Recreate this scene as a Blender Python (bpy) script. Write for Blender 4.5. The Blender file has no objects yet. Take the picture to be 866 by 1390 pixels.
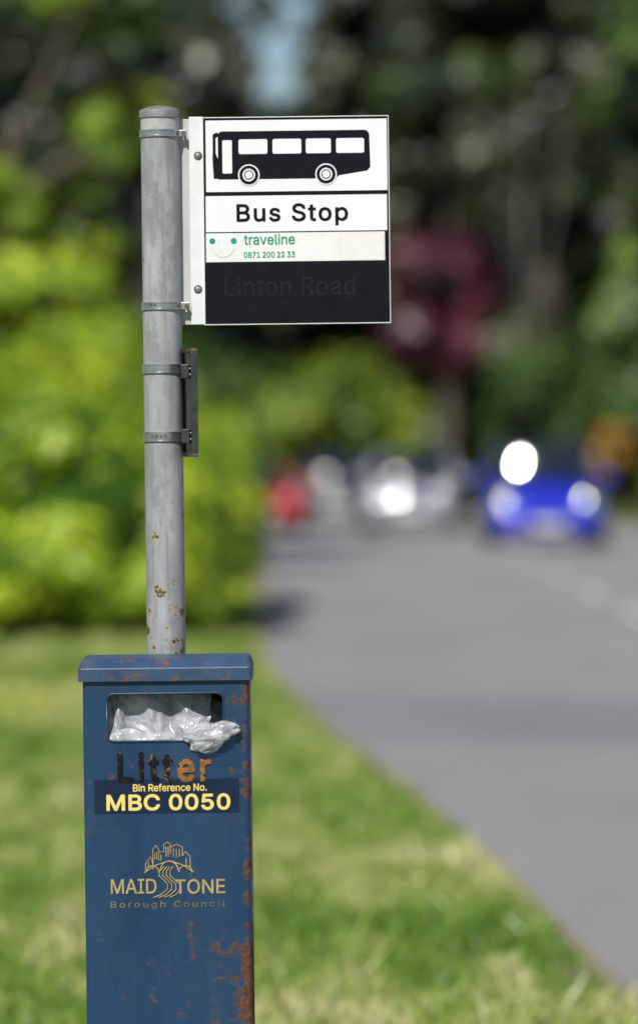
import bpy, bmesh, math, random, os
import numpy as np
from mathutils import Vector, Matrix, noise
from mathutils.geometry import delaunay_2d_cdt
random.seed(7)
scene=bpy.context.scene
COL=scene.collection
rad=math.radians
FONT=None
try:
    fd=bpy.utils.system_resource('DATAFILES',path='fonts')
    FONT=bpy.data.fonts.load(os.path.join(fd,'Inter.woff2'))
except Exception as ex: print('font fallback',ex)

# ------------------------------------------------------------------ materials
class NT:
    def __init__(s,name):
        s.m=bpy.data.materials.new(name); s.m.use_nodes=True
        s.t=s.m.node_tree; s.t.nodes.clear()
        s.out=s.n('ShaderNodeOutputMaterial')
    def n(s,typ,**k):
        nd=s.t.nodes.new(typ)
        for a,b in k.items(): setattr(nd,a,b)
        return nd
    def set(s,sock,v):
        if isinstance(v,bpy.types.NodeSocket): s.t.links.new(v,sock)
        else:
            if isinstance(v,(tuple,list)) and len(v)==3 and sock.type=='RGBA': v=(*v,1)
            sock.default_value=v
    def coord(s,kind='Object'): return s.n('ShaderNodeTexCoord').outputs[kind]
    def mapping(s,vec,scale=(1,1,1),loc=(0,0,0)):
        m=s.n('ShaderNodeMapping'); s.set(m.inputs['Vector'],vec); m.inputs['Scale'].default_value=scale; m.inputs['Location'].default_value=loc
        return m.outputs[0]
    def noise(s,vec,scale,detail=4,rough=.55):
        m=s.n('ShaderNodeTexNoise'); s.set(m.inputs['Vector'],vec); m.inputs['Scale'].default_value=scale
        m.inputs['Detail'].default_value=detail; m.inputs['Roughness'].default_value=rough
        return m.outputs['Fac']
    def ramp(s,fac,stops,interp='LINEAR'):
        r=s.n('ShaderNodeValToRGB'); s.set(r.inputs[0],fac); e=r.color_ramp.elements; r.color_ramp.interpolation=interp
        while len(e)<len(stops): e.new(.5)
        for el,(p,c) in zip(e,stops):
            el.position=p
            el.color=(c,c,c,1) if isinstance(c,(int,float)) else (*c,1)
        return r.outputs[0]
    def mix(s,f,a,b,blend='MIX'):
        m=s.n('ShaderNodeMix',data_type='RGBA',blend_type=blend)
        s.set(m.inputs[0],f); s.set(m.inputs[6],a); s.set(m.inputs[7],b); return m.outputs[2]
    def math(s,op,a,b=0.0,clamp=False):
        m=s.n('ShaderNodeMath',operation=op,use_clamp=clamp); s.set(m.inputs[0],a); s.set(m.inputs[1],b); return m.outputs[0]
    def sep(s,vec):
        m=s.n('ShaderNodeSeparateXYZ'); s.set(m.inputs[0],vec); return m.outputs
    def bump(s,h,strength=.3,dist=.01):
        m=s.n('ShaderNodeBump'); s.set(m.inputs['Height'],h); m.inputs['Strength'].default_value=strength; m.inputs['Distance'].default_value=dist
        return m.outputs[0]
    def bsdf(s,color,rough=.5,metal=0,normal=None,spec=.5,coat=0,**k):
        b=s.n('ShaderNodeBsdfPrincipled'); s.set(b.inputs['Base Color'],color); s.set(b.inputs['Roughness'],rough); s.set(b.inputs['Metallic'],metal)
        b.inputs['Specular IOR Level'].default_value=spec; b.inputs['Coat Weight'].default_value=coat; b.inputs['Coat Roughness'].default_value=.08
        if normal is not None: s.set(b.inputs['Normal'],normal)
        return b.outputs[0]
    def done(s,sh): s.t.links.new(sh,s.out.inputs[0]); return s.m

def simple(name,col,rough=.5,metal=0,spec=.5,var=.12,scale=30,coat=0,bump=0):
    t=NT(name); c=t.coord(); f=t.noise(c,scale,5)
    lo=tuple(x*(1-var) for x in col); hi=tuple(min(1,x*(1+var)) for x in col)
    nr=t.bump(f,bump,.002) if bump else None
    return t.done(t.bsdf(t.ramp(f,[(.3,lo),(.7,hi)]),rough,metal,nr,spec,coat))

def foliage(name,dark,mid,bright,trans=.3,rough=.4,spec=.5):
    t=NT(name); a=t.n('ShaderNodeAttribute',attribute_name='tint').outputs['Fac']
    c=t.ramp(a,[(0,dark),(.5,mid),(1,bright)])
    b=t.bsdf(c,rough,spec=spec)
    if trans<=0: return t.done(b)
    tr=t.n('ShaderNodeBsdfTranslucent'); t.set(tr.inputs[0],t.mix(.5,c,(bright[0]*1.1,bright[1]*1.1,bright[2]*.6)))
    m=t.n('ShaderNodeMixShader'); m.inputs[0].default_value=trans
    t.t.links.new(b,m.inputs[1]); t.t.links.new(tr.outputs[0],m.inputs[2])
    return t.done(m.outputs[0])

# ------------------------------------------------------------------ mesh helpers
def link(ob,parent=None):
    COL.objects.link(ob)
    if parent: ob.parent=parent
    return ob
def empty(name,loc=(0,0,0),rot=(0,0,0)):
    e=bpy.data.objects.new(name,None); e.location=loc; e.rotation_euler=rot; e.empty_display_size=.2; return link(e)
def meshob(name,verts,faces,mat,parent=None,smooth=False):
    me=bpy.data.meshes.new(name); me.from_pydata([tuple(v) for v in verts],[],faces); me.update()
    for m in (mat if isinstance(mat,list) else [mat]): me.materials.append(m)
    if smooth: me.shade_smooth()
    return link(bpy.data.objects.new(name,me),parent)
def bmob(name,bm,mat,parent=None,smooth=False):
    me=bpy.data.meshes.new(name); bm.to_mesh(me); bm.free(); me.materials.append(mat)
    if smooth: me.shade_smooth()
    return link(bpy.data.objects.new(name,me),parent)
def box(name,x0,x1,y0,y1,z0,z1,mat,parent=None,bev=0,seg=2,smooth=False):
    bm=bmesh.new(); bmesh.ops.create_cube(bm,size=1)
    for v in bm.verts: v.co=Vector(((x0+x1)/2+v.co.x*(x1-x0),(y0+y1)/2+v.co.y*(y1-y0),(z0+z1)/2+v.co.z*(z1-z0)))
    if bev: bmesh.ops.bevel(bm,geom=bm.edges[:],offset=bev,segments=seg,profile=.5,affect='EDGES')
    return bmob(name,bm,mat,parent,smooth)
def lathe(name,prof,mat,parent=None,axis='Z',center=(0,0,0),n=48,smooth=True):
    vs=[];fs=[]
    for r,h in prof:
        for i in range(n):
            a=2*math.pi*i/n
            p=(r*math.cos(a),r*math.sin(a),h) if axis=='Z' else ((r*math.cos(a),h,r*math.sin(a)) if axis=='Y' else (h,r*math.cos(a),r*math.sin(a)))
            vs.append((p[0]+center[0],p[1]+center[1],p[2]+center[2]))
    for j in range(len(prof)-1):
        for i in range(n):
            k=(i+1)%n; fs.append((j*n+i,j*n+k,(j+1)*n+k,(j+1)*n+i))
    fs.append(tuple(range(n))); fs.append(tuple(range((len(prof)-1)*n,len(prof)*n)))
    ob=meshob(name,vs,fs,mat,parent)
    bm=bmesh.new(); bm.from_mesh(ob.data); bmesh.ops.recalc_face_normals(bm,faces=bm.faces[:]); bm.to_mesh(ob.data); bm.free()
    if smooth:
        ob.data.shade_smooth(); 
        try: ob.data.set_sharp_from_angle(angle=rad(35))
        except Exception: pass
    return ob
def tube(pts,radii,n=8):
    vs=[];fs=[]; pts=[Vector(p) for p in pts]
    for i,p in enumerate(pts):
        d=(pts[min(i+1,len(pts)-1)]-pts[max(i-1,0)]).normalized()
        s=d.cross(Vector((0.3,1,0.1))).normalized(); t=d.cross(s)
        for k in range(n):
            a=2*math.pi*k/n; vs.append(p+(s*math.cos(a)+t*math.sin(a))*radii[i])
    for i in range(len(pts)-1):
        for k in range(n):
            l=(k+1)%n; fs.append((i*n+k,i*n+l,(i+1)*n+l,(i+1)*n+k))
    fs.append(tuple(range(n))[::-1]); fs.append(tuple((len(pts)-1)*n+k for k in range(n)))
    return vs,fs
def tubes(name,lst,mat,parent=None,n=8):
    V=[];F=[]
    for pts,r in lst:
        v,f=tube(pts,r,n); o=len(V); V+=v; F+=[tuple(i+o for i in q) for q in f]
    return meshob(name,V,F,mat,parent,True)

# ------------------------------------------------------------------ foliage
def quads(name,C,T,B,tint,mat,parent=None):
    n=len(C); V=np.empty((n,4,3),np.float32)
    V[:,0]=C-T; V[:,1]=C+B; V[:,2]=C+T; V[:,3]=C-B
    me=bpy.data.meshes.new(name); me.vertices.add(4*n); me.vertices.foreach_set('co',V.ravel())
    me.loops.add(4*n); me.loops.foreach_set('vertex_index',np.arange(4*n,dtype=np.int32))
    me.polygons.add(n); me.polygons.foreach_set('loop_start',np.arange(0,4*n,4,dtype=np.int32))
    try: me.polygons.foreach_set('loop_total',np.full(n,4,np.int32))
    except Exception: pass
    me.update(calc_edges=True)
    at=me.attributes.new('tint','FLOAT','POINT'); at.data.foreach_set('value',np.repeat(np.clip(tint,0,1),4).astype(np.float32))
    me.materials.append(mat)
    return link(bpy.data.objects.new(name,me),parent)
def leaf_mass(name,blobs,size,mat,parent=None,seed=1,clumps=30,sig=.2,flat=.5,per=1.0):
    """blobs: (cx,cy,cz,rx,ry,rz,n)"""
    rng=np.random.default_rng(seed); Cs=[];Ns=[];Ts=[]
    per*=.72; size*=1.17
    for (cx,cy,cz,rx,ry,rz,n) in blobs:
        n=int(n*per)
        k=max(4,int(clumps*(.7+.6*rng.random())))
        d=rng.normal(size=(k,3)); d/=np.linalg.norm(d,axis=1)[:,None]; d[:,2]=np.where(d[:,2]<-.55,-d[:,2],d[:,2])
        rr=(.62+.42*rng.random(k))[:,None]
        cc=d*rr; ct=rng.random(k)
        w=rng.random(k)+.3; w/=w.sum()
        idx=rng.choice(k,size=n,p=w)
        g=rng.normal(size=(n,3)); s=(sig*(.6+.8*rng.random(k)))[idx][:,None]
        P=cc[idx]+g*s*.8
        Cs.append(P*np.array([rx,ry,rz])+np.array([cx,cy,cz]))
        Nn=g*.8+d[idx]+np.array([0,-.3,.5])+rng.normal(size=(n,3))*.5
        Ns.append(Nn/np.linalg.norm(Nn,axis=1)[:,None])
        Ts.append(.6*ct[idx]+.4*rng.random(n))
    C=np.vstack(Cs);N=np.vstack(Ns);tint=np.concatenate(Ts)
    keep=C[:,2]>0.03; C=C[keep];N=N[keep];tint=tint[keep]
    R=rng.normal(size=C.shape); T=np.cross(N,R); T/=np.linalg.norm(T,axis=1)[:,None]; B=np.cross(N,T)
    sz=(size*(.6+.8*rng.random(len(C))))[:,None]
    return quads(name,C,T*sz,B*sz*flat,tint,mat,parent)
def cores(name,blobs,mat,parent,f=.72,seed=0):  # added dark solid fill inside the leaves, stops bright sky showing through
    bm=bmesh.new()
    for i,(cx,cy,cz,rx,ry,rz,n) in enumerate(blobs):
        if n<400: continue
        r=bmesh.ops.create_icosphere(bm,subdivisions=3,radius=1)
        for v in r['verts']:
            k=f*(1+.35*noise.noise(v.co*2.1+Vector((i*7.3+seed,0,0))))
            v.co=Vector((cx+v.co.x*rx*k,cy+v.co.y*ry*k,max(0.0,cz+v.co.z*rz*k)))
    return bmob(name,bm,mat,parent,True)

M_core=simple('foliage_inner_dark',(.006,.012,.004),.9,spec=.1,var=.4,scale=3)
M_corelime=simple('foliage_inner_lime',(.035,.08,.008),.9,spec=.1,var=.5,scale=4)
M_lime=foliage('leaves_lime',(.06,.13,.006),(.29,.44,.018),(.62,.75,.05),.3)
M_syc=foliage('leaves_sycamore',(.025,.055,.006),(.12,.21,.015),(.42,.54,.05),.3)
M_mid=foliage('leaves_mid_green',(.012,.03,.006),(.055,.11,.018),(.2,.31,.05),0)
M_dark=foliage('leaves_dark_green',(.004,.01,.004),(.013,.028,.008),(.085,.13,.03),0)
M_olive=foliage('leaves_olive',(.008,.012,.005),(.028,.036,.014),(.24,.24,.14),0)
M_maroon=foliage('leaves_copper',(.01,.002,.004),(.045,.005,.01),(.16,.014,.028),0)
M_orange=foliage('leaves_orange',(.15,.08,.01),(.45,.23,.02),(.7,.42,.03),0)
M_bark=simple('bark',(.09,.07,.05),.9,var=.5,scale=8,bump=.6)
M_palebark=simple('bark_pale',(.2,.18,.15),.9,var=.3,scale=8,bump=.4)

def tree(name,x,y,h,trunk_r,crown,mat,size,seed,bark=None,clumps=34,sig=.2,core=.55,lean=0):
    e=empty(name,(x,y,0)); rs=random.Random(seed)
    lst=[([(0,0,-.1),(lean*.3,0,h*.25),(lean*.7,.1,h*.55),(lean,0,h*.85)],[trunk_r*1.3,trunk_r,trunk_r*.7,trunk_r*.2])]
    for b in crown:
        z0=h*rs.uniform(.22,.5)
        p0=Vector((lean*.5,0,z0)); p1=Vector(b[:3]); mid=(p0+p1)/2+Vector((rs.uniform(-.3,.3),rs.uniform(-.3,.3),rs.uniform(-.1,.4)))
        lst.append(([p0,mid,p1],[trunk_r*.45,trunk_r*.3,trunk_r*.08]))
    tubes('trunk',lst,bark or M_bark,e)
    leaf_mass('crown',crown,size,mat,e,seed,clumps,sig)
    if core: cores('core_fill',crown,M_core,e,core,seed)
    return e

# ------------------------------------------------------------------ ground, road
EY=[5,10,17.8,24.8,30.8,36,40.8,48.6,60,79,90,100,110,125,150]
EX=[1.5,1.25,.87,.54,.07,-.21,-.44,-.56,-.62,-.8,-1.6,-3.0,-5.4,-11,-24]
RY=[5,10,17.8,48.6,79,101,110,118,125,150]
RX=[8.8,8.5,8.1,6.7,6.5,6.4,5.0,1.8,-2.5,-14]
def edgeL(y): return np.interp(y,EY,EX)
def edgeR(y): return np.interp(y,RY,RX)
def smooth_edge(f,y): return float(np.mean([f(y+d) for d in (-3,-1.5,0,1.5,3)]))

t=NT('grass_ground'); c=t.coord()
f1=t.noise(c,.55,5); f2=t.noise(c,9,6,.7)
col=t.mix(f2,t.ramp(f1,[(.3,(.08,.14,.02)),(.6,(.15,.21,.04)),(.8,(.24,.24,.08))]),(.15,.2,.05))
M_ground=t.done(t.bsdf(col,.9,normal=t.bump(f2,.6,.03),spec=.15))
g=[];gf=[]
xs=np.concatenate([np.linspace(-350,-12,12),np.linspace(-10,12,23),np.linspace(14,350,12)]); ys=np.concatenate([np.linspace(-60,0,6),np.linspace(4,130,64),np.linspace(140,500,14)])
for yy in ys:
    for xx in xs: g.append((xx,yy,0))
nx=len(xs)
for j in range(len(ys)-1):
    for i in range(nx-1): gf.append((j*nx+i,j*nx+i+1,(j+1)*nx+i+1,(j+1)*nx+i))
meshob('grass_ground',g,gf,M_ground)

def strip(name,fl,fr,z,mat,y0,y1,n=120):
    vs=[];fs=[]
    for i in range(n+1):
        y=y0+(y1-y0)*i/n; vs+=[(fl(y),y,z),(fr(y),y,z)]
    for i in range(n): fs.append((2*i,2*i+1,2*i+3,2*i+2))
    return meshob(name,vs,fs,mat)
t=NT('asphalt'); c=t.coord()
a=t.noise(c,160,3,.8); b=t.noise(t.mapping(c,(.5,.16,1)),1.1,4,.6); d=t.noise(c,6,5)
base=t.ramp(a,[(.3,(.22,.215,.21)),(.7,(.36,.35,.345))])
base=t.mix(t.math('MULTIPLY',t.ramp(b,[(.45,0),(.62,1)]),.4),base,(.185,.18,.18))
base=t.mix(t.math('MULTIPLY',d,.2),base,(.34,.33,.31))
y=t.sep(c)[1]
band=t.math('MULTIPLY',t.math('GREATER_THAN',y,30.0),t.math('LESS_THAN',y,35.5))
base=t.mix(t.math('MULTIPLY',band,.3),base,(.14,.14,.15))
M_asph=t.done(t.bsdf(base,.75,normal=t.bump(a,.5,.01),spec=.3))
dirt=simple('verge_dirt',(.28,.24,.15),.95,var=.35,scale=12,bump=.5,spec=.1)
def wob(y): return .1*noise.noise(Vector((0,y*.9,3)))+.05*noise.noise(Vector((0,y*3.1,9)))
strip('verge_dirt',lambda y:smooth_edge(edgeL,y)-.12+wob(y),lambda y:smooth_edge(edgeR,y)+.2,.004,dirt,5,150,290)
strip('asphalt_road',lambda y:smooth_edge(edgeL,y)+.05+.5*wob(y+50),lambda y:smooth_edge(edgeR,y),.008,M_asph,5,150,290)
M_line=simple('road_paint',(.7,.7,.68),.7,var=.2,scale=20)
vs=[];fs=[]
yy=8
while yy<85:
    for k in range(5):
        y=yy+k*.8; cx=(smooth_edge(edgeL,y)+smooth_edge(edgeR,y))/2
        vs+=[(cx-.05,y,.012),(cx+.05,y,.012)]
        if k: n=len(vs); fs.append((n-4,n-3,n-1,n-2))
    yy+=7.0
meshob('road_centre_line',vs,fs,M_line)

rng=np.random.default_rng(3)
N=210000
u=rng.random(N); Y=13+ (52-13)*u**1.25
X=-(.085*Y+2.2)+rng.random(N)*(np.vectorize(lambda y:float(edgeL(y)))(Y)+(.085*Y+2.2))
ex=np.array([smooth_edge(edgeL,y)+.8*wob(y) for y in np.linspace(12,53,400)]); ex=np.interp(Y,np.linspace(12,53,400),ex)-.06+.1*rng.random(N)
k=X<ex; X=X[k];Y=Y[k];n=len(X)
patch=np.array([noise.noise(Vector((x*.9,y*.35,0))) for x,y in zip(X,Y)])
patch2=np.array([noise.noise(Vector((x*4.1,y*1.6,5))) for x,y in zip(X,Y)])
H=(.028+.04*rng.random(n))*(1+1.0*patch2)
H=np.where(rng.random(n)<.03,H*1.9,H)
C=np.stack([X,Y,H*.5],1); lean=rng.normal(size=(n,2))*.7
T=np.stack([lean[:,0]*H*.5,lean[:,1]*H*.5,H*.5],1)
ang=rng.random(n)*math.pi; W=.0035+.004*rng.random(n)
B=np.stack([np.cos(ang)*W,np.sin(ang)*W,np.zeros(n)],1)
tint=.45+.7*patch+.9*patch2+rng.normal(size=n)*.18
t=NT('grass_blades'); a=t.n('ShaderNodeAttribute',attribute_name='tint').outputs['Fac']
cc=t.ramp(a,[(0,(.11,.22,.02)),(.35,(.24,.38,.05)),(.7,(.4,.49,.11)),(1,(.62,.58,.27))])
bs=t.bsdf(cc,.35,spec=.5); tr=t.n('ShaderNodeBsdfTranslucent'); t.set(tr.inputs[0],cc); mm=t.n('ShaderNodeMixShader'); mm.inputs[0].default_value=.3
t.t.links.new(bs,mm.inputs[1]); t.t.links.new(tr.outputs[0],mm.inputs[2]); M_blade=t.done(mm.outputs[0])
quads('grass',C,T,B,tint,M_blade)
nf=230; fy=rng.uniform(27,42,nf); fx=np.where(rng.random(nf)<.6,rng.normal(-2.2,.4,nf),rng.uniform(-4.5,-.8,nf)); fy=np.where(fx<-1.3,rng.normal(33.7,1.6,nf),fy)
C=np.stack([fx,fy,.06+.05*rng.random(nf)],1)
Nn=rng.normal(size=(nf,3))*.5+np.array([0,-.6,1]); T=np.cross(Nn,rng.normal(size=(nf,3))); T/=np.linalg.norm(T,axis=1)[:,None]; B=np.cross(Nn,T); B/=np.linalg.norm(B,axis=1)[:,None]
quads('dandelions',C,T*.016,B*.016,rng.random(nf),foliage('petals_yellow',(.6,.45,.02),(.75,.6,.03),(.85,.75,.05),.2))

# ------------------------------------------------------------------ vegetation
e=empty('garden_hedge')
hb=[(-1.3,47,.8,.8,1.3,.95,8000),(-2.1,46,.95,1.1,1.4,1.35,12000),(-3.3,46.5,1.0,1.3,1.5,1.6,12000),(-4.8,47,1.1,1.4,1.6,1.6,8000),(-2.7,45.6,.5,1.2,1.0,.7,6000),(-1.5,46,.4,.8,1.0,.5,3500),(-4.1,45.7,.6,1.2,1.2,.8,4000),
    (-1.3,49,.9,.7,1.3,1.0,4000),(-6.4,47.5,1.1,1.4,1.6,1.6,5000),(-2.2,50,1.3,1.2,1.5,1.5,6000),(-8,48,1.1,1.4,1.6,1.6,3000),(-1.0,54,1.0,.5,3,1.0,3500)]
leaf_mass('leaves',hb,.06,M_lime,e,11,80,.13,per=1.0)
cores('core_fill',hb,M_corelime,e,.74,3)
tree('lime_tree',-3.4,58,6,.14,[(.2,0,3.0,1.0,1.2,.8,4000),(-.6,.3,4.2,1.1,1.2,.7,2600),(.9,.3,2.4,.7,1,.7,3000),(-1.8,0,3.3,1.2,1.2,1.1,4000)],M_lime,.08,21,clumps=24,sig=.14,core=.4)
tree('sycamore_tree',-4.2,64,11,.28,[(0,0,8.2,1.9,1.8,1.0,1500),(1.3,0,6.9,1.5,1.4,.8,800),(-1.8,0,6.7,1.6,1.5,1.3,1300),(2.0,.4,5.2,1.0,1.2,.7,500),(1.0,.5,4.2,1.1,1.2,.6,600)],M_syc,.11,22,clumps=12,sig=.13,core=0)
tree('oak_tree',-8.5,76,13,.4,[(0,0,8,3,3,2.6,5000),(3.5,0,5.5,2.2,2.2,2.0,3000),(3.4,0,9.2,2.4,2.4,1.6,3000),(-3,0,6,3,3,3,3000),(4.6,0,3.4,1.8,2,1.6,2500),(5.2,0,7.2,1.6,2,1.5,2200)],M_dark,.14,23,clumps=36,sig=.2,core=.74)
tree('oak_tree',-4.0,124,17,.35,[(0,0,9.5,2.4,2.6,2.3,4000),(-2.4,0,12.5,2.4,2.8,2.3,3600),(1.5,0,6.8,2.0,2.4,1.8,3000),(1.6,0,9.6,1.1,1.6,1.3,1200),(1.2,0,11.8,1.0,1.4,1.2,330),(2.6,0,10.9,.9,1.2,1.2,150),(-1.6,0,6.5,2.4,2.4,2,3600),(-4.5,0,10,2.4,2.4,2.4,3000)],M_olive,.2,24,clumps=18,sig=.16,core=.66)
tree('oak_tree',-1.6,132,13,.3,[(0,0,6.6,1.8,2.2,1.5,3200),(.9,0,8.9,1.5,2,1.4,2400),(-.9,0,9.4,1.0,2,1.2,1500),(1.6,0,10.5,.8,1,.9,160),(-1.5,0,4.6,2,2.2,1.8,3200),(1.6,0,4.2,1.8,2,1.8,3000)],M_dark,.18,25,clumps=20,sig=.17,core=.7)
e=empty('boundary_hedge')
hb=[(x,126+2*math.sin(x),1.2+.5*math.sin(x*1.7),1.6,1.5,1.7+.4*math.sin(x*2.3),2200) for x in np.arange(-9,12,1.7)]
leaf_mass('leaves',hb,.14,M_mid,e,31,24,.17); cores('core_fill',hb,M_core,e,.74,5)
def shrub(name,x,y,bl,mat,size,seed,core=.6):
    e=empty(name,(x,y,0)); leaf_mass('leaves',bl,size,mat,e,seed,20,.18)
    tubes('stems',[([(0,0,-.05),(b[0]*.4,b[1]*.4,b[2]*.4),(b[0],b[1],b[2])],[.06,.04,.015]) for b in bl],M_bark,e)
    cores('core_fill',bl,M_core,e,core,seed)
shrub('flowering_shrub',.9,122,[(0,0,1.9,1.5,1.2,1.9,3000),(-1.8,0,1.5,1.2,1.2,1.5,2400)],M_syc,.13,33)
shrub('laurel_shrub',4.6,113,[(0,0,2.0,1.2,1.2,1.6,3200),(1.5,0,1.6,1.3,1.2,1.6,2600),(3.1,0,1.9,1.3,1.2,1.9,2600)],M_mid,.13,34)
shrub('variegated_shrub',4.5,114,[(0,0,3.4,.8,.8,1.2,1800)],M_olive,.14,37)
shrub('berberis_shrub',5.9,107,[(0,0,1.3,.5,.5,.7,900)],M_orange,.08,35)
shrub('box_shrub',6.9,104,[(0,0,.7,.6,.6,.7,1600),(1.3,0,.9,.8,.6,.9,1600)],M_mid,.08,36)
tree('copper_beech_tree',2.95,121,8,.2,[(0,0,5.1,1.2,1.2,1.15,3600),(-.6,0,3.8,1.0,1.1,1.1,3000),(.6,0,3.6,1.0,1.1,1.0,3000),(-.9,0,5.5,.8,.9,.7,1600)],M_maroon,.14,41,clumps=18,sig=.17,core=.6)
tree('yew_tree',5.4,126,17,.4,[(0,0,8,2.3,2.3,2.2,4200),(-2.3,0,9.8,2,2,1.8,3600),(1.6,0,10.6,2.4,2.3,2.0,3600),(2.4,0,6.6,2,2,2,3000),(-.8,0,12.5,2.4,2.3,1.8,3000)],M_dark,.2,51,clumps=24,sig=.18,core=.74)
tree('oak_tree',1.9,132,17,.4,[(0,0,10.2,2.0,2.2,1.7,3500),(1.4,0,12.6,2.0,2.2,1.8,3500),(-.8,0,12.2,1.5,2.2,1.5,2000),(-1.3,0,10.6,1.0,1.6,.9,900),(-2.2,0,12.3,.7,1,1.3,130),(-.1,0,7.6,1.9,2.2,1.7,3500),(.9,0,5.2,2.2,2.2,1.8,3000)],M_olive,.2,52,clumps=16,sig=.15,core=.7)
tree('oak_tree',8.4,116,16,.4,[(0,0,6,2,2,2,3000),(-.6,0,9,2,2,1.8,3000),(.5,0,11.5,2.4,2,2,3000),(-1.3,0,4,1.3,1.4,1.2,2000)],M_mid,.18,53,clumps=16,sig=.14,core=.76)
tree('birch_tree',4.55,118,10,.09,[(.3,0,8.6,1.4,1.4,1.2,1000),(-.9,0,7.8,1.2,1.2,.9,800),(.9,0,9.6,1.3,1.3,1.0,900)],M_olive,.15,54,bark=M_palebark,clumps=14,sig=.13,core=0)
e=empty('distant_trees'); rs=random.Random(5); fb=[]
for x in np.arange(-46,50,4.0):
    if -5<x<2.5: hs=[3,6]
    else: hs=[3,7.5,12,16]
    for h in hs: fb.append((x+rs.uniform(-1,1),158+rs.uniform(-5,5),h+rs.uniform(-1,1),3.3,3,3.2,1000))
leaf_mass('leaves',fb,.36,M_dark,e,61,22,.18); cores('core_fill',fb,M_core,e,.8,9)
e=empty('distant_shrubs'); fb=[]
for x in np.arange(-24,26,2.6): fb.append((x,140+rs.uniform(-3,3),1.8+rs.uniform(-.4,1.3),2,1.8,2.3,1200))
leaf_mass('leaves',fb,.22,M_mid,e,62,20,.18); cores('core_fill',fb,M_core,e,.8,10)

# ------------------------------------------------------------------ cars
M_glass=simple('car_glass',(.012,.015,.018),.1,spec=1.0,var=.1,coat=1)
M_tyre=simple('tyre_rubber',(.02,.02,.02),.8)
M_alloy=simple('alloy',(.5,.5,.52),.3,metal=1)
M_chrome=simple('lamp_chrome',(.9,.9,.92),.12,metal=1,var=.03)
M_black=simple('black_plastic',(.02,.02,.022),.5)
M_plate=simple('plate_white',(.75,.75,.72),.4)
def loft(name,rings,mat,parent,sub=2,caps=True):
    vs=[];fs=[];n=len(rings[0])
    for r in rings: vs+=r
    for j in range(len(rings)-1):
        for i in range(n):
            k=(i+1)%n; fs.append((j*n+i,j*n+k,(j+1)*n+k,(j+1)*n+i))
    if caps: fs.append(tuple(range(n))[::-1]); fs.append(tuple((len(rings)-1)*n+i for i in range(n)))
    ob=meshob(name,vs,fs,mat,parent,True)
    bm=bmesh.new(); bm.from_mesh(ob.data); bmesh.ops.recalc_face_normals(bm,faces=bm.faces[:]); bm.to_mesh(ob.data); bm.free()
    if sub: md=ob.modifiers.new('s','SUBSURF'); md.levels=sub; md.render_levels=sub
    return ob
def ellip(name,c,r,mat,parent):
    bm=bmesh.new(); bmesh.ops.create_uvsphere(bm,u_segments=32,v_segments=20,radius=1)
    for v in bm.verts: v.co=Vector((c[0]+v.co.x*r[0],c[1]+v.co.y*r[1],c[2]+v.co.z*r[2]))
    return bmob(name,bm,mat,parent,True)
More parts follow.
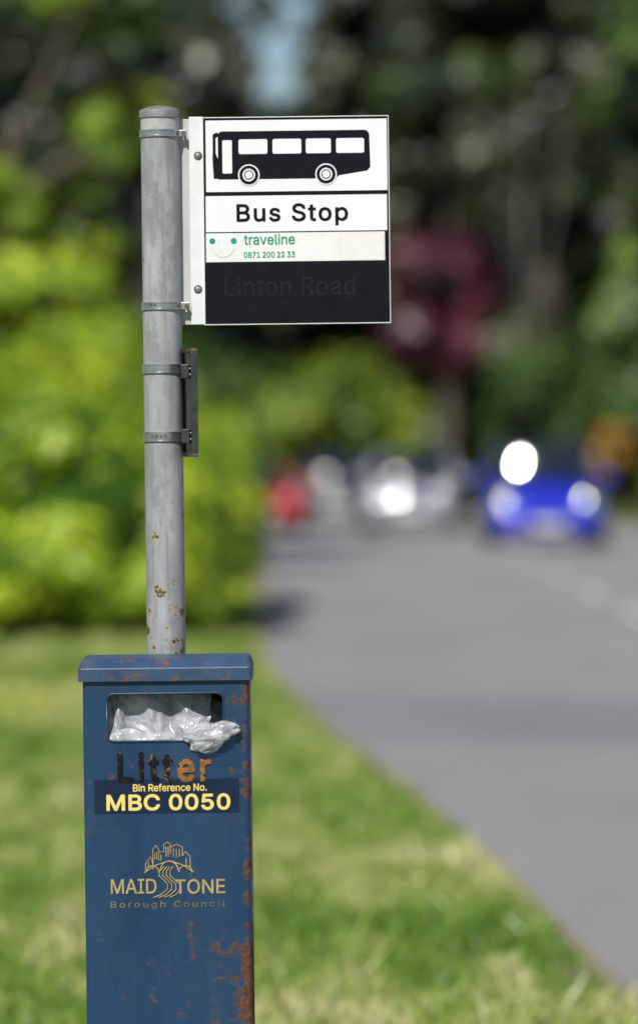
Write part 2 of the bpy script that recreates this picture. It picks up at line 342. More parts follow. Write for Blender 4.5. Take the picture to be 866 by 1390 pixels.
def car(name,x,y,yaw,col,L=3.9,W=1.74,H=1.5,steep=.45,metal=.3,z=.012,glint=0,roofcol=None,lamp=(.22,.12,.15)):
    e=empty(name,(x,y,z),(0,0,yaw)); P=simple('paint_'+name,col,.28,metal=metal,var=.04,coat=1)
    w=W/2; h=L/2; hb=H*.62
    def ring(yy,ww,zb,zt,cr):
        half=[(ww*.86,zb),(ww,zb+.12),(ww,(zb+zt)/2),(ww*.97,zt-.1),(ww*.86,zt-.01)]
        r=[(a,yy,b) for a,b in half]+[(ww*.45,yy,zt+cr*.8),(0,yy,zt+cr)]
        return r+[(-a,b,c) for a,b,c in r[::-1][1:]]
    st=[(-h,w*.72,.26,.52,.02),(-h+.06,w*.86,.2,.62,.03),(-h+.22,w*.95,.18,.72,.05),(-h+.6,w,.18,hb-.1,.06),(-h+1.05,w,.18,hb-.02,.04),
        (0,w,.18,hb,.0),(h-.8,w,.18,hb+.03,.0),(h-.2,w*.95,.2,hb+.02,0),(h-.05,w*.88,.24,hb-.12,0),(h,w*.75,.3,hb-.25,0)]
    loft('body',[ring(*s) for s in st],P,e)
    yf=-h+1.0; yr=h-.25; ri=[]
    for f,inset in [(0,0),(.35,.05),(.7,.12),(.93,.2),(1.0,.3)]:
        zz=hb-.04+(H-hb-.0)*f; a=yf+steep*f*.95+(.12 if f==1 else 0); b=yr-.35*f-(.1 if f==1 else 0); ww=w*.9-inset*.75
        ri.append([(-ww,a+.16,zz),(-ww*.6,a+.05,zz),(0,a,zz),(ww*.6,a+.05,zz),(ww,a+.16,zz),(ww,(a+b)/2,zz),(ww*.95,b-.06,zz),(0,b,zz),(-ww*.95,b-.06,zz),(-ww,(a+b)/2,zz)])
    loft('windows',ri,M_glass,e)
    ro=[]
    for f,g in [(.965,.0),(1.0,.03),(1.015,.25)]:
        zz=hb-.04+(H-hb)*f+.012; a=yf+steep*.95+.08+g*.5; b=yr-.38-g*.4; ww=w*.9-.17-g*.45
        ro.append([(-ww,a+.12,zz),(0,a,zz),(ww,a+.12,zz),(ww,b-.1,zz),(0,b,zz),(-ww,b-.1,zz)])
    PR=P if roofcol is None else simple('roof_'+name,roofcol,.3,var=.05,coat=1)
    loft('roof',ro,PR,e,2)
    pil=[]
    for s in (-1,1):
        pil.append(([(s*w*.9,yf+.12,hb-.03),(s*(w*.9-.11),yf+steep+.18,H-.05)],[.035,.03]))
        pil.append(([(s*w*.9,.1,hb-.03),(s*(w*.9-.13),.12,H-.05)],[.04,.035]))
        pil.append(([(s*w*.88,yr-.25,hb-.03),(s*(w*.9-.16),yr-.5,H-.06)],[.07,.05]))
    tubes('pillars',pil,PR,e)
    for i,(sx,sy) in enumerate([(-1,-1),(1,-1),(-1,1),(1,1)]):
        cx=sx*(w-.1); cy=sy*(h-.68)
        lathe('wheel_%d'%(i+1),[(.2,-.1),(.3,-.1),(.315,-.06),(.315,.06),(.3,.1),(.2,.1)],M_tyre,e,'X',(cx,cy,.312),28)
        lathe('rim_%d'%(i+1),[(.03,-.108),(.19,-.104),(.2,-.09),(.2,.09),(.19,.104),(.03,.108)],M_alloy,e,'X',(cx,cy,.312),20)
        lathe('arch_%d'%(i+1),[(.36,-.02),(.37,0),(.36,.02)],M_black,e,'X',(sx*(w-.012),cy,.33),28)
    for s in (-1,1):
        ellip('headlamp',(s*w*.68,-h+.17,.67),lamp,M_chrome,e)
        box('mirror',s*(w+.09)-.09,s*(w+.09)+.09,yf+.25,yf+.37,hb,hb+.14,P,e,.03,3,True)
    box('grille',-.42,.42,-h-.012,-h+.1,.32,.41,M_black,e,.02)
    if glint: ellip('glint_dome',(0,-h+.04,.53),(.4*glint,.1,.12*glint),M_chrome,e)  # added mirror dome on the nose, shaped to throw a sun glint
    else: box('upper_grille',-.3,.3,-h-.01,-h+.1,.54,.6,M_black,e,.02)
    box('number_plate',-.26,.26,-h-.03,-h-.014,.3,.41,M_plate,e,.004)
    return e
car('blue_car',3.5,84,rad(1),(.02,.035,.6),3.8,1.82,1.62,.27,.2,roofcol=(.01,.015,.06))
car('silver_car',1.7,97,rad(-3),(.42,.44,.47),4.2,1.74,1.46,.46,.3,glint=1.15,lamp=(.16,.09,.1))
car('black_car',.42,106,rad(-2),(.015,.017,.022),4.3,1.76,1.42,.5,.1,glint=.62,lamp=(.12,.07,.06))
car('red_car',-1.3,97,rad(8),(.6,.012,.02),4.0,1.72,1.2,.5,.1,lamp=(.12,.07,.06))

# ------------------------------------------------------------------ bus stop sign
TH=.0122
ROOT=(-.286,10.55,0)
def plane_map(x0,z0,u):
    def f(px,py):
        a=(px-226)*u; b=(890-py)*u
        return (x0+a+TH*b, z0+b-TH*a)
    return f
S=plane_map(0,1.312,.001461)        # measured on the sign / pole plane (1 unit = 1.461 mm)
Bn=plane_map(.0083,1.3242,.0014193) # measured on the bin front
t=NT('pole_paint'); c=t.coord()
n1=t.noise(t.mapping(c,(1,1,.35)),22,6,.6); n2=t.noise(t.mapping(c,(1,1,.07)),70,5,.65); n3=t.noise(c,34,8,.7); z=t.sep(c)[2]; n4=t.noise(t.mapping(c,(1,1,.5),(3,1,2)),13,8,.72)
base=t.ramp(n1,[(.3,(.25,.26,.275)),(.7,(.4,.41,.425))])
base=t.mix(t.math('MULTIPLY',t.ramp(n2,[(.5,0),(.62,1)]),.55),base,(.2,.19,.18))
base=t.mix(t.math('MULTIPLY',t.ramp(n4,[(.53,0),(.58,1)]),.45),base,(.2,.185,.165))
low=t.ramp(t.math('DIVIDE',t.math('SUBTRACT',1.70,z),.34),[(0,0),(1,1)])
thr=t.math('ADD',n3,t.math('SUBTRACT',t.math('MULTIPLY',low,.095),.006))
pe=t.ramp(thr,[(.61,0),(.62,1)]); ru=t.ramp(thr,[(.64,0),(.67,1)])
topf=t.math('MULTIPLY',t.math('GREATER_THAN',z,2.355),t.ramp(n3,[(.38,0),(.48,1)]))
base=t.mix(pe,base,(.4,.35,.27)); base=t.mix(ru,base,(.1,.05,.028)); base=t.mix(t.math('MULTIPLY',topf,.7),base,(.5,.47,.43))
M_pole=t.done(t.bsdf(base,.4,.0,t.bump(t.math('SUBTRACT',n3,pe),.35,.003),.6))
M_steel=simple('stainless_steel',(.5,.5,.5),.3,metal=.9,var=.25,scale=60)
M_alu=simple('aluminium_white',(.72,.72,.72),.45,var=.06,scale=25)
M_alu2=simple('aluminium_grey',(.5,.5,.5),.5,metal=.2,var=.12,scale=18)  # greyer than the white channel metal
M_bolt=simple('bolt_rusty',(.16,.12,.09),.6,metal=.6,var=.5,scale=200)
t=NT('sign_white'); c=t.coord(); n1=t.noise(t.mapping(c,(1,1,.5)),14,6,.65)
M_white=t.done(t.bsdf(t.ramp(n1,[(.3,(.77,.77,.78)),(.75,(.84,.84,.84))]),.35,spec=.4))
M_sblack=simple('sign_black',(.004,.004,.007),.3,spec=.3,var=.3,scale=40)
M_sghost=simple('sign_ghost_text',(.010,.0105,.015),.36,spec=.3,var=.5,scale=90)
M_stick=simple('sticker_cream',(.77,.77,.74),.45,var=.04,scale=40)
M_green=simple('print_green',(.005,.3,.16),.5,var=.1)
M_pink=simple('print_pink',(.77,.56,.54),.5,var=.1,scale=60)
M_yel=simple('print_pale_yellow',(.76,.69,.52),.5,var=.1)

bus=empty('bus_stop_sign',ROOT,(0,-TH,0))
pr=.0385
ztop=S(217,152)[1]
lathe('pole',[(pr,-.3),(pr,.5),(pr,1.2),(pr,1.8),(pr,ztop)],M_pole,bus,n=64)
lathe('pole_cap',[(pr+.0025,ztop-.012),(pr+.0025,ztop),(pr+.001,ztop+.003),(pr*.8,ztop+.007),(pr*.45,ztop+.0105),(.002,ztop+.012)],simple('cap_plastic',(.2,.195,.19),.6,var=.25,scale=40),bus,n=64)
def sheet(name,pts,y,mat,parent,f=S,th=None):
    vs=[]
    for p in pts: a,b=f(*p); vs.append((a,y,b))
    ob=meshob(name,vs,[tuple(range(len(vs)))],mat,parent)
    bm=bmesh.new(); bm.from_mesh(ob.data)
    bm.faces.ensure_lookup_table()
    if bm.faces[0].normal.y>0: bmesh.ops.reverse_faces(bm,faces=bm.faces[:])
    bmesh.ops.triangulate(bm,faces=bm.faces[:]); bm.to_mesh(ob.data); bm.free()
    return ob
def rect(name,x0,y0,x1,y1,y,mat,parent,f=S,depth=0,bev=0):
    cx,cz=f((x0+x1)/2,(y0+y1)/2); u=.001461 if f is S else .0014193
    hw=(x1-x0)/2*u; hh=(y1-y0)/2*u
    if depth: return box(name,cx-hw,cx+hw,y,y+depth,cz-hh,cz+hh,mat,parent,bev)
    return meshob(name,[(cx-hw,y,cz-hh),(cx+hw,y,cz-hh),(cx+hw,y,cz+hh),(cx-hw,y,cz+hh)],[(0,1,2,3)],mat,parent)
def fill_text(s,space):
    """text outlines -> clean triangulation (non-zero winding)"""
    cu=bpy.data.curves.new('tmp','FONT'); cu.body=s; cu.size=10; cu.space_character=space; cu.fill_mode='NONE'; cu.resolution_u=4
    if FONT: cu.font=FONT
    ob=bpy.data.objects.new('tmp',cu); COL.objects.link(ob); dg=bpy.context.evaluated_depsgraph_get(); dg.update()
    me=bpy.data.meshes.new_from_object(ob.evaluated_get(dg)); COL.objects.unlink(ob); bpy.data.objects.remove(ob)
    P=[(v.co.x,v.co.y) for v in me.vertices]; E=[tuple(e.vertices) for e in me.edges]; bpy.data.meshes.remove(me)
    if not E: raise RuntimeError('no outline')
    # directed edges follow the stored point order; closing edge runs from high to low index
    D=[]
    for a,b in E:
        lo,hi=min(a,b),max(a,b)
        D.append((lo,hi) if hi-lo==1 else (hi,lo))
    A=np.array([P[a] for a,b in D]); Bp=np.array([P[b] for a,b in D])
    r=delaunay_2d_cdt([Vector(p) for p in P],D,[],0,1e-6)
    V=[(v.x,v.y) for v in r[0]]; F=[]
    for f in r[2]:
        c=np.mean([V[i] for i in f],axis=0)
        up=(A[:,1]<=c[1])&(Bp[:,1]>c[1]); dn=(A[:,1]>c[1])&(Bp[:,1]<=c[1])
        cr=(Bp[:,0]-A[:,0])*(c[1]-A[:,1])-(c[0]-A[:,0])*(Bp[:,1]-A[:,1])
        wn=np.sum(up&(cr>0))-np.sum(dn&(cr<0))
        if wn!=0: F.append(tuple(f))
    return np.array(V),F
def text(name,s,x0,y0,x1,y1,y,mat,parent,f=S,bold=0,space=1,step=.00003):
    """bold = stroke thickening in metres (stacked, slightly shifted copies of the outline)"""
    co,faces=fill_text(s,space)
    used=sorted({i for q in faces for i in q}); mn=co[used].min(0); mx=co[used].max(0)
    cx,cz=f((x0+x1)/2,(y0+y1)/2); u=.001461 if f is S else .0014193
    hw=(x1-x0)/2*u-bold; hh=(y1-y0)/2*u-bold
    X=cx-hw+(co[:,0]-mn[0])/(mx[0]-mn[0])*2*hw; Z=cz-hh+(co[:,1]-mn[1])/(mx[1]-mn[1])*2*hh
    offs=[(0,0)]
    if bold: offs=[(bold*math.cos(rad(a)),bold*math.sin(rad(a))) for a in range(0,360,45)]+[(0,0)]
    V=[];F=[]
    for i,(dx,dz) in enumerate(offs):
        o=len(V); yy=y-step*i
        V+=[(float(a)+dx,yy,float(b)+dz) for a,b in zip(X,Z)]
        F+=[tuple(k+o for k in q) for q in faces]
    return meshob(name,V,F,mat,parent)
rect('mounting_channel',258,159,277,441,-.006,M_alu,bus,S,.012,.0012)
rect('channel_flange',241,162,259,441,.004,M_alu2,bus,S,.02,.001)
rect('flag_panel',276,158.5,528.5,440.5,-.0105,M_alu,bus,S,.004,.0006)
Y0=-.0110
rect('face_black',277.3,159.6,527.2,438.8,Y0,M_sblack,bus)
rect('face_white_upper',279.5,163,524.8,260,Y0-.0005,M_white,bus)
rect('face_white_middle',279.5,265.5,524.8,314.3,Y0-.0005,M_white,bus)
rect('traveline_sticker',279.8,316,522,355,Y0-.0007,M_stick,bus)
rect('sticker_box_outer',461.5,317,521,354,Y0-.0010,M_pink,bus)
rect('sticker_box_inner',462.3,317.8,520.2,353.2,Y0-.0013,simple('sticker_tint',(.78,.755,.73),.45,var=.03,scale=60),bus)
def U(px,py):
    cx,cz=S(402,300); u=.001461
    return (cx+(px-402)*u, cz+(300-py)*u)
def arcpts(cx,cy,r,a0,a1,n=8): return [(cx+r*math.cos(rad(a0+(a1-a0)*i/n)),cy+r*math.sin(rad(a0+(a1-a0)*i/n))) for i in range(n+1)]
body=arcpts(303,184,6,180,270)+arcpts(495,185,7,270,360)+[(503,228),(499,233),(461,239),(455,243)]+[(325,243),(297,243),(297,215)]
sheet('bus_icon_body',body,Y0-.0010,M_sblack,bus,U)
sheet('bus_icon_mirror',[(290,182),(296,179),(299,183),(294,187),(294,208),(297,215),(297,242),(291,242),(289.5,215),(290,205)],Y0-.0010,M_sblack,bus,U)
def rr(x0,y0,x1,y1,r): return arcpts(x0+r,y0+r,r,180,270,4)+arcpts(x1-r,y0+r,r,270,360,4)+arcpts(x1-r,y1-r,r,0,90,4)+arcpts(x0+r,y1-r,r,90,180,4)
for i,(a,b) in enumerate([(325,364),(371,410),(416,450),(457,495)]): sheet('bus_icon_window_%d'%(i+1),rr(a,189,b,209,2.5),Y0-.0014,M_white,bus,U)
sheet('bus_icon_door',rr(303,190,316,235,1.5),Y0-.0014,M_white,bus,U)
for i,cx in enumerate((338.5,443)):
    for j,(r,m) in enumerate([(14.6,M_white),(12.8,M_sblack),(8.6,M_white),(6.4,M_sblack),(5,M_white)]):
        sheet('bus_icon_wheel_%d_%d'%(i+1,j+1),arcpts(cx,237.5,r,0,354,40),Y0-.0016-.0003*j,m,bus,U)
text('lettering_bus_stop','Bus Stop',321,276.5,472,307,Y0-.0011,M_sblack,bus,S,.0011,space=1.1)
text('lettering_traveline','traveline',331,318,400,332.5,Y0-.0013,M_green,bus,S,.0004)
text('lettering_phone','0871 200 22 33',331,342,400,350.2,Y0-.0013,M_green,bus,S,.0003)
text('lettering_road','Linton Road',305,375.5,482,402,Y0-.0008,M_sghost,bus,S,.0006,space=1.06)
sheet('smile_eye_1',arcpts(288,326.5,4,0,350,20),Y0-.0013,M_green,bus,U); sheet('smile_eye_2',arcpts(317,326.5,4,0,350,20),Y0-.0013,M_green,bus,U)
def ribbon(name,pts,w,y,mat,parent,f):
    q=[Vector((*f(*p),)) for p in pts]; vs=[];fs=[]; 
    for i,p in enumerate(q):
        d=(q[min(i+1,len(q)-1)]-q[max(0,i-1)]).normalized(); nn=Vector((-d.y,d.x))*w/2
        vs+=[(p.x+nn.x,y,p.y+nn.y),(p.x-nn.x,y,p.y-nn.y)]
    for i in range(len(q)-1): fs.append((2*i,2*i+1,2*i+3,2*i+2))
    return meshob(name,vs,fs,mat,parent)
ribbon('smile_mouth',arcpts(302.5,333,15,15,165,16),.0025,Y0-.0013,M_yel,bus,U)
for i,py in enumerate((212,393)):
    a,b=S(269,py); lathe('screw_%d'%(i+1),[(.0062,-.006),(.0062,-.0072),(.0048,-.0095),(.001,-.0105)],M_steel,bus,'Y',(a,0,b),20)
    lathe('washer_%d'%(i+1),[(.0085,-.0055),(.0085,-.0068)],M_bolt,bus,'Y',(a,0,b),20)
def clamp(i,py,hpx,x_right):
    z=S(220,py)[1]; h=hpx*.001461/2
    lathe('clamp_band_%d'%i,[(pr+.0008,z-h),(pr+.003,z-h+.0006),(pr+.003,z-h+.003),(pr+.0022,z-h+.0035),(pr+.0022,z+h-.0035),(pr+.003,z+h-.003),(pr+.003,z+h-.0006),(pr+.0008,z+h)],M_steel,bus,n=64)
    box('clamp_ear_%d'%i,pr-.004,x_right,-.016,-.012,z-h*.9,z+h*.9,M_steel,bus,.001)
    box('clamp_earb_%d'%i,pr-.004,x_right,.010,.014,z-h*.9,z+h*.9,M_steel,bus,.001)
    lathe('clamp_bolt_%d'%i,[(.0045,-.021),(.0045,-.0165),(.003,-.0165),(.003,.018)],M_bolt,bus,'Y',(x_right-.006,0,z),6,False)
clamp(1,182,10,.053); clamp(2,416,11,.055); clamp(3,501,13,.05); clamp(4,593,14,.05)
for i,(py,n) in enumerate([(415,2),(593,4)]):
    z=S(200,py)[1]
    for k in range(n):
        xx=-.022+.009*k; box('band_slot_%d_%d'%(i,k),xx-.0025,xx+.0015,-math.sqrt((pr+.0034)**2-xx*xx)-.0008,-math.sqrt((pr+.0034)**2-xx*xx)+.003,z-.002,z+.0035,M_bolt,bus)
tp=bpy.data.objects.new('timetable_plate',None); link(tp,bus)
a,b=S(260,547); tp.location=(a-.001,-.008,b); tp.rotation_euler=(0,0,rad(-81))
M_case=simple('case_dark',(.05,.055,.05),.4,metal=.3,var=.5,scale=25)
box('plate_back',-.075,.075,-.003,.001,-.105,.105,M_case,tp,.001)
box('plate_frame_top',-.078,.078,-.008,.004,.1,.107,M_bolt,tp,.001); box('plate_frame_bottom',-.078,.078,-.008,.004,-.107,-.1,M_bolt,tp,.001)
box('plate_frame_near',.071,.0785,-.009,.0035,-.0995,.0995,M_case,tp,.001); box('plate_frame_far',-.0785,-.071,-.009,.0035,-.0995,.0995,M_case,tp,.001)
for k,zz in enumerate((.062,-.066)):
    zz2=b+zz*1.0
    for q,dz in enumerate((-.006,.006)): lathe('bracket_bolt_%d%d'%(k,q),[(.0045,.03),(.0045,.034),(.0025,.034),(.0025,.052)],M_steel,bus,'X',(.008,-.022,zz2+dz),6,False)
    box('bracket_%d'%k,.036,.052,-.03,-.004,zz2-.014,zz2+.014,M_case,bus,.0015)

# ------------------------------------------------------------------ litter bin
binr=empty('litter_bin',ROOT,(0,-TH,0))
t=NT('bin_blue_paint'); c=t.coord()
x,y,z=t.sep(c)
n1=t.noise(t.mapping(c,(1,1,.3)),9,6,.6); n2=t.noise(c,26,9,.68); n3=t.noise(t.mapping(c,(6,1,.6)),30,5,.7); n4=t.noise(c,9,8,.7); n6=t.noise(c,7,3)
base=t.ramp(n1,[(.3,(.009,.036,.092)),(.7,(.018,.056,.13))])
scr=t.ramp(n3,[(.6,0),(.7,1)])
base=t.mix(t.math('MULTIPLY',scr,.25),base,(.1,.14,.19))
base=t.mix(t.math('MULTIPLY',t.ramp(n4,[(.5,0),(.66,1)]),.25),base,(.06,.07,.075))
ex=t.ramp(t.math('DIVIDE',t.math('SUBTRACT',x,.11),.06),[(0,0),(.55,.1),(.75,.8),(1,1.0)])
ez=t.ramp(t.math('DIVIDE',t.math('SUBTRACT',.82,z),.07),[(0,0),(1,1)])
ez=t.math('MULTIPLY',ez,t.ramp(t.math('DIVIDE',t.math('SUBTRACT',x,.04),.09),[(0,0.1),(1,1)]))
th=t.math('ADD',n2,t.math('ADD',t.math('MULTIPLY',ex,.16),t.math('MULTIPLY',ez,.12)))
chip=t.ramp(n2,[(.77,0),(.78,1)])
rm=t.math('MAXIMUM',t.ramp(th,[(.66,0),(.68,1)]),chip)
stain=t.ramp(th,[(.59,0),(.67,1)])
base=t.mix(t.math('MULTIPLY',stain,.35),base,(.12,.07,.04))
n5=t.noise(c,120,4,.7)
base=t.mix(rm,base,t.ramp(n5,[(.3,(.04,.018,.012)),(.55,(.11,.045,.025)),(.75,(.22,.1,.055))]))
M_bin=t.done(t.bsdf(base,t.math('ADD',.36,t.math('MULTIPLY',rm,.5)),0,t.bump(t.math('ADD',t.math('MULTIPLY',rm,n5),t.math('MULTIPLY',n6,.6)),.4,.004),.45))
t=NT('bin_lid_paint'); c=t.coord(); n1=t.noise(c,12,6,.6); n2=t.noise(c,34,8,.7); n5=t.noise(c,140,4,.7)
base=t.ramp(n1,[(.3,(.018,.05,.11)),(.7,(.045,.09,.17))]); rm=t.ramp(n2,[(.585,0),(.61,1)])
base=t.mix(t.math('MULTIPLY',t.ramp(n2,[(.46,0),(.59,1)]),.35),base,(.13,.09,.07))
base=t.mix(rm,base,t.ramp(n5,[(.3,(.08,.03,.015)),(.7,(.26,.11,.05))]))
M_lid=t.done(t.bsdf(base,t.math('ADD',.4,t.math('MULTIPLY',rm,.5)),0,t.bump(n2,.3,.002),.4))
M_in=simple('bin_inside',(.02,.022,.025),.8)
u=.0014193; FY=-.30
bx0=Bn(112.5,930)[0]; bx1=Bn(338.5,930)[0]; zt=Bn(226,922)[1]; zb=.50; BY=-.05
def UB(px,py):
    cx,cz=Bn(226,1000); return (cx+(px-226)*u, cz+(1000-py)*u)
OX0,OZ1=UB(146,941); OX1,OZ0=UB(304,1006)
def bodymesh():
    bm=bmesh.new()
    r=.010; q=[]
    for (cx,cy,a) in [(bx1-r,FY+r,270),(bx1-r,BY-r,0),(bx0+r,BY-r,90),(bx0+r,FY+r,180)]:
        for k in range(6): an=rad(a+90*k/5); q.append((cx+r*math.cos(an),cy+r*math.sin(an)))
    lo=[bm.verts.new((a,b,zb)) for a,b in q]; hi=[bm.verts.new((a,b,zt)) for a,b in q]; n=len(q)
    for i in range(n-1): bm.faces.new((lo[i],lo[i+1],hi[i+1],hi[i]))
    bm.faces.new(lo[::-1]); 
    R=.012; K=6
    cs=[(OX0+R,OZ0+R,180),(OX1-R,OZ0+R,270),(OX1-R,OZ1-R,0),(OX0+R,OZ1-R,90)]
    BL=lo[-1];TL=hi[-1];BR=lo[0];TR=hi[0]
    oc=[BL,BR,TR,TL]; hv=[];inn=[]
    for (cx,cz,a) in cs:
        row=[];row2=[]
        for k in range(K+1):
            an=rad(a+90*k/K); p=(cx+R*math.cos(an),cz+R*math.sin(an))
            row.append(bm.verts.new((p[0],FY,p[1]))); row2.append(bm.verts.new((p[0],FY+.004,p[1])))
        hv.append(row);inn.append(row2)
    for j in range(4):
        for k in range(K): bm.faces.new((oc[j],hv[j][k+1],hv[j][k]))
        nj=(j+1)%4
        bm.faces.new((oc[j],oc[nj],hv[nj][0],hv[j][-1]))
    flat=[v for r_ in hv for v in r_]; flat2=[v for r_ in inn for v in r_]; m=len(flat)
    for i in range(m): bm.faces.new((flat[i],flat[(i+1)%m],flat2[(i+1)%m],flat2[i]))
    return bm
bm=bodymesh(); bmesh.ops.recalc_face_normals(bm,faces=bm.faces[:])
body=bmob('body',bm,M_bin,binr)
lx_0,lx_1,ly0,ly1,lz_0,lz_1=bx0+.008,bx1-.008,FY+.006,BY-.008,zb+.01,zt-.002
meshob('inner_liner',[(lx_0,ly0,lz_0),(lx_1,ly0,lz_0),(lx_1,ly1,lz_0),(lx_0,ly1,lz_0),(lx_0,ly0,lz_1),(lx_1,ly0,lz_1),(lx_1,ly1,lz_1),(lx_0,ly1,lz_1)],[(0,1,2,3),(1,2,6,5),(2,3,7,6),(3,0,4,7)],M_in,binr)
lip=rr(146,941,304,1006,9); pts=[(UB(*p)[0],FY-.0005,UB(*p)[1]) for p in lip]; pts.append(pts[0])
tubes('opening_lip',[(pts,[.002]*len(pts))],M_bin,binr)
lx0=Bn(106.5,915)[0]; lx1=Bn(342.5,915)[0]; lz0=Bn(226,924)[1]; lz1=Bn(226,906)[1]; lz2=Bn(226,895)[1]
def lr(x0,x1,y0,y1,z,r):
    o=[]
    for (cx,cy,a) in [(x0+r,y0+r,180),(x1-r,y0+r,270),(x1-r,y1-r,0),(x0+r,y1-r,90)]:
        for k in range(6): an=rad(a+90*k/5); o.append((cx+r*math.cos(an),cy+r*math.sin(an),z))
    return o
o=.008
lv=[lr(lx0+.003,lx1-.003,FY-o+.003,BY+o-.003,lz0,.008),lr(lx0,lx1,FY-o,BY+o,lz0,.009),lr(lx0,lx1,FY-o,BY+o,lz1-.002,.009),lr(lx0+.001,lx1-.001,FY-o+.001,BY+o-.001,lz1,.009),lr(lx0+.006,lx1-.006,FY-o+.022,BY+o-.022,lz2-.001,.008),lr(lx0+.009,lx1-.009,FY-o+.034,BY+o-.03,lz2+.001,.008)]
vs=[v for r in lv for v in r]; n=24; fs=[]
for j in range(len(lv)-1):
    for i in range(n): k=(i+1)%n; fs.append((j*n+i,j*n+k,(j+1)*n+k,(j+1)*n+i))
fs.append(tuple(range(n))[::-1]); fs.append(tuple(range((len(lv)-1)*n,len(lv)*n)))
meshob('lid',vs,fs,M_lid,binr)
for k,zz in enumerate((1.18,.7)):
    box('rear_bracket_%d'%(k+1),-.03,.03,BY-.002,-.036,zz-.02,zz+.02,M_bolt,binr,.002)
    lathe('rear_strap_%d'%(k+1),[(pr+.001,zz-.012),(pr+.003,zz-.011),(pr+.003,zz+.011),(pr+.001,zz+.012)],M_steel,binr,n=48)
M_navy=simple('sticker_navy',(.005,.013,.045),.35,var=.3,scale=30)
M_yellow=simple('print_yellow',(.85,.64,.18),.45,var=.12,scale=50)
M_gold=simple('print_gold',(.42,.31,.13),.5,var=.3,scale=60)
t=NT('print_gold_faint'); c=t.coord(); n=t.noise(c,60,4)
M_gold2=t.done(t.bsdf(t.ramp(n,[(.3,(.1,.09,.07)),(.7,(.25,.18,.09))]),.5))
t=NT('litter_letter_paint'); c=t.coord(); n=t.noise(c,45,7,.7); xx=t.sep(c)[0]
k=t.math('ADD',n,t.math('MULTIPLY',t.ramp(t.math('DIVIDE',t.math('ADD',xx,.07),.12),[(0,0),(1,1)]),.12))
M_let=t.done(t.bsdf(t.ramp(k,[(.5,(.003,.004,.007)),(.58,(.03,.02,.012)),(.62,(.36,.16,.04)),(.74,(.2,.08,.025))]),.6,spec=.2,normal=t.bump(n,.3,.002)))
rect('reference_sticker',129,1057.5,325,1103.5,FY-.0008,M_navy,binr,Bn)
text('lettering_litter','Litter',160,1020,287,1062,FY-.0012,M_let,binr,Bn,.0023,space=1.16,step=.0002)
text('lettering_reference','Bin Reference No.',181,1063.5,281,1074,FY-.0014,M_yellow,binr,Bn,.0004)
text('lettering_number','MBC 0050',145,1077.5,313,1100,FY-.0014,M_yellow,binr,Bn,.0013,space=1.03)
text('lettering_maid','MAID',151,1193,213,1213,FY-.0012,M_gold,binr,Bn,.0004)
text('lettering_tone','TONE',238,1193,306,1213,FY-.0012,M_gold,binr,Bn,.0004)
text('lettering_council','Borough Council',151,1222.5,306,1234,FY-.0012,M_gold2,binr,Bn,.0003,space=1.3)
g=[]
def gl(pts,w=.0016): g.append((pts,w))
gl([(196,1180),(196,1172),(203,1163),(206,1172),(206,1180)]); gl([(206,1172),(206,1153),(210,1147),(214,1153),(214,1168)]); gl([(214,1156),(221,1156),(221,1146),(226,1143),(230,1146),(230,1160)])
gl([(230,1150),(238,1146),(246,1150),(246,1162)]); gl([(246,1162),(250,1156),(256,1162),(257,1180)]); gl([(209,1157),(209,1166)]); gl([(211.5,1157),(211.5,1166)]); gl([(217,1160),(217,1168)]); gl([(224,1149),(224,1163)]); gl([(227,1149),(227,1163)])
gl([(234,1152),(234,1163)]); gl([(238,1152),(238,1164)]); gl([(242,1152),(242,1163)]); gl([(251,1165),(251,1176)]); gl([(200,1170),(200,1177)])
gl(arcpts(205,1184,9,180,360,10),.0022); gl(arcpts(228,1181,12,180,360,12),.0022); gl(arcpts(250,1184,9,180,360,10),.0022)
gl([(194,1184),(210,1174),(228,1168),(246,1174),(261,1184)],.002)
for k in range(4):
    wd=[0,.33,.66,1][k]
    gl([(221+wd*12,1176),(215+wd*14,1182),(214+wd*15,1188),(220+wd*15,1194),(226+wd*16,1200),(225+wd*18,1207),(216+wd*21,1214),(206+wd*22,1218)],.0018)
for i,(p,w) in enumerate(g): ribbon('crest_line_%d'%(i+1),p,w,FY-.0012-.00005*i,M_gold,binr,UB)
# plastic bags
t=NT('bag_plastic'); c=t.coord(); n=t.noise(c,45,6,.65); n2=t.noise(c,22,3)
b=t.bsdf(t.ramp(n2,[(.3,(.6,.62,.66)),(.7,(.84,.86,.88))]),.2,normal=t.bump(n,.3,.004),spec=.7)
tr=t.n('ShaderNodeBsdfTranslucent'); tr.inputs[0].default_value=(.8,.82,.85,1); tp_=t.n('ShaderNodeBsdfTransparent')
m1=t.n('ShaderNodeMixShader'); m1.inputs[0].default_value=.3; t.t.links.new(b,m1.inputs[1]); t.t.links.new(tr.outputs[0],m1.inputs[2])
m2=t.n('ShaderNodeMixShader'); t.set(m2.inputs[0],t.ramp(t.noise(c,16,4,.6),[(.35,.12),(.62,.75)])); t.t.links.new(m1.outputs[0],m2.inputs[1]); t.t.links.new(tp_.outputs[0],m2.inputs[2])
M_bag=t.done(m2.outputs[0])
def ridge(p,o=3):
    s=0;a=1;f=1
    for _ in range(o): s+=a*(1-2*abs(noise.noise(p*f))); a*=.45; f*=1.9
    return s
bag=empty('plastic_bag',ROOT,(0,-TH,0))
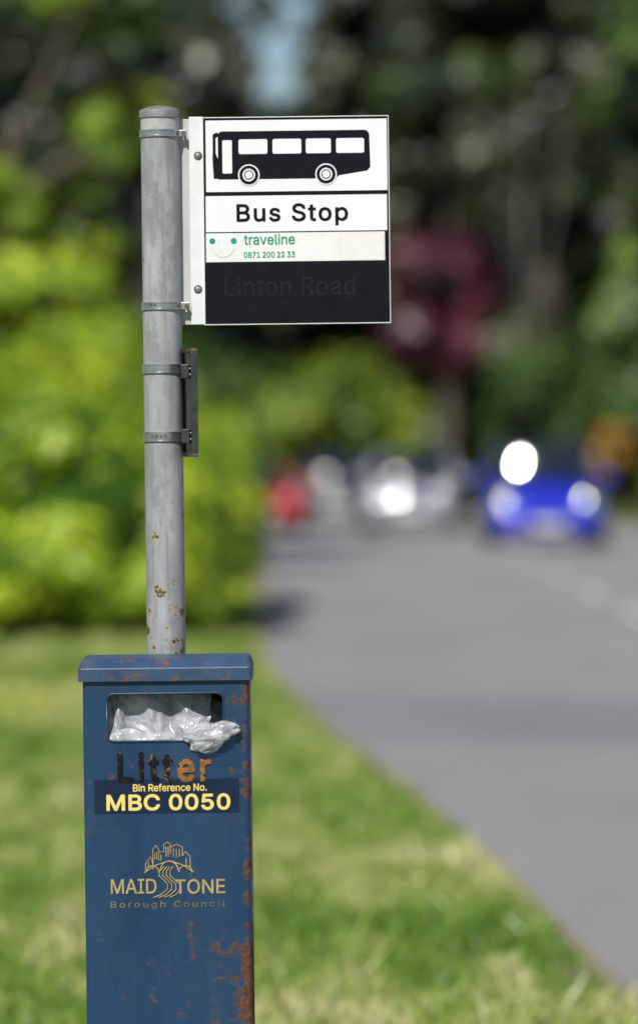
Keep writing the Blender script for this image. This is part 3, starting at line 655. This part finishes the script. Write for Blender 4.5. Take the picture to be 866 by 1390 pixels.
def sheetbag(name,outl,seed,nx=70,ny=50,amp=.012,stretch=(30,30),skew=.4):
    vs=[];fs=[]
    for j in range(ny+1):
        for i in range(nx+1):
            a=i/nx; b_=j/ny; p=Vector(outl(a,b_))
            wx=.02*noise.noise(Vector((p.x*14,p.z*14,seed))); wz=.02*noise.noise(Vector((p.z*14,p.x*14,seed+9)))
            r=ridge(Vector(((p.x+wx+skew*p.z)*stretch[0]+seed,(p.z+wz-skew*p.x)*stretch[1],seed*.37)))
            r2=noise.noise(Vector((p.x*45,p.z*45,seed+3)))
            p.y-=amp*(r-.6); p.z+=amp*.35*r2; p.x+=amp*.3*noise.noise(Vector((p.z*50,p.x*50,seed)))
            p.y=max(p.y,FY+.007) if name!='bag_fold' else p.y
            vs.append(p)
    for j in range(ny):
        for i in range(nx): k=j*(nx+1)+i; fs.append((k,k+1,k+nx+2,k+nx+1))
    return meshob(name,vs,fs,M_bag,bag,True)
def surf(x0,x1,ytopf,ybotf,d0,d1):
    def f(a,b):
        px=x0+(x1-x0)*a; yt=ytopf(a); yb=ybotf(a); py=yt+(yb-yt)*b
        X,Z=UB(px,py); return (X,FY+d0+(d1-d0)*b**.7,Z)
    return f
sheetbag('bag_bulk',surf(132,286,lambda a:932+26*max(0,a-.8)*5*.4,lambda a:1016,.055,.014),3,110,70,.014,(15,8))
sheetbag('bag_inner',surf(132,303,lambda a:934+60*max(0,a-.75)*1.6,lambda a:1016,.08,.04),23,110,60,.012,(12,12),-.5)
sheetbag('bag_fold',surf(149,232,lambda a:997-11*max(0,math.sin(a*3.1))**.7*(.6+.4*math.sin(a*7)),lambda a:1004,.010,.001),8,60,24,.006,(24,24))
for kk,(sx,sy,cxp,cyp,sd_) in enumerate([(34,14,289,992,5),(22,11,283,1006,12),(16,15,262,986,31)]):
    bm=bmesh.new(); bmesh.ops.create_icosphere(bm,subdivisions=5,radius=1)
    for v in bm.verts:
        d=v.co.copy(); k=1+.3*noise.noise(d*1.9+Vector((sd_,0,0)))+.16*(ridge(d*1.5+Vector((2,sd_,1)),3)-.6)
        px=cxp+d.x*sx*k; py=cyp-d.z*sy*k+ (5*math.sin((d.x+1)*1.7)) - 4*d.x
        X,Z=UB(px,py); v.co=Vector((X,FY-.009+.004*kk+d.y*.013*k,Z))
    bmob('bag_overhang_%d'%(kk+1),bm,M_bag,bag,True)

# ------------------------------------------------------------------ light, sky, camera
EL=46; AZ=22
w=bpy.data.worlds.new("World"); scene.world=w; w.use_nodes=True; nt=w.node_tree; bg=nt.nodes['Background']
sk=nt.nodes.new('ShaderNodeTexSky'); sk.sky_type='NISHITA'; sk.sun_disc=False; sk.sun_elevation=rad(EL); sk.sun_rotation=rad(180+AZ)
sk.dust_density=.1; sk.ozone_density=4; sk.air_density=.9
nt.links.new(sk.outputs[0],bg.inputs[0]); bg.inputs[1].default_value=.075
sd=bpy.data.lights.new('sun','SUN'); sd.energy=5; sd.angle=rad(.5); sd.color=(1,.96,.9)
so=link(bpy.data.objects.new('sun',sd)); d=Vector((-math.sin(rad(AZ))*math.cos(rad(EL)),-math.cos(rad(AZ))*math.cos(rad(EL)),math.sin(rad(EL))))
so.rotation_euler=d.to_track_quat('Z','Y').to_euler(); so.location=(-5,-5,12)
cd=bpy.data.cameras.new('camera'); cam=link(bpy.data.objects.new('camera',cd)); cam.location=(0,0,1.75); cam.rotation_euler=(rad(90),0,0)
cd.sensor_fit='VERTICAL'; cd.sensor_height=38.49; cd.sensor_width=24; cd.lens=200; cd.shift_y=-(695-590)/1390
cd.clip_start=.5; cd.clip_end=2000
cd.dof.use_dof=True; cd.dof.focus_distance=10.38; cd.dof.aperture_fstop=2.6
scene.camera=cam
scene.view_settings.view_transform='Standard'; scene.view_settings.look='None'; scene.view_settings.exposure=0
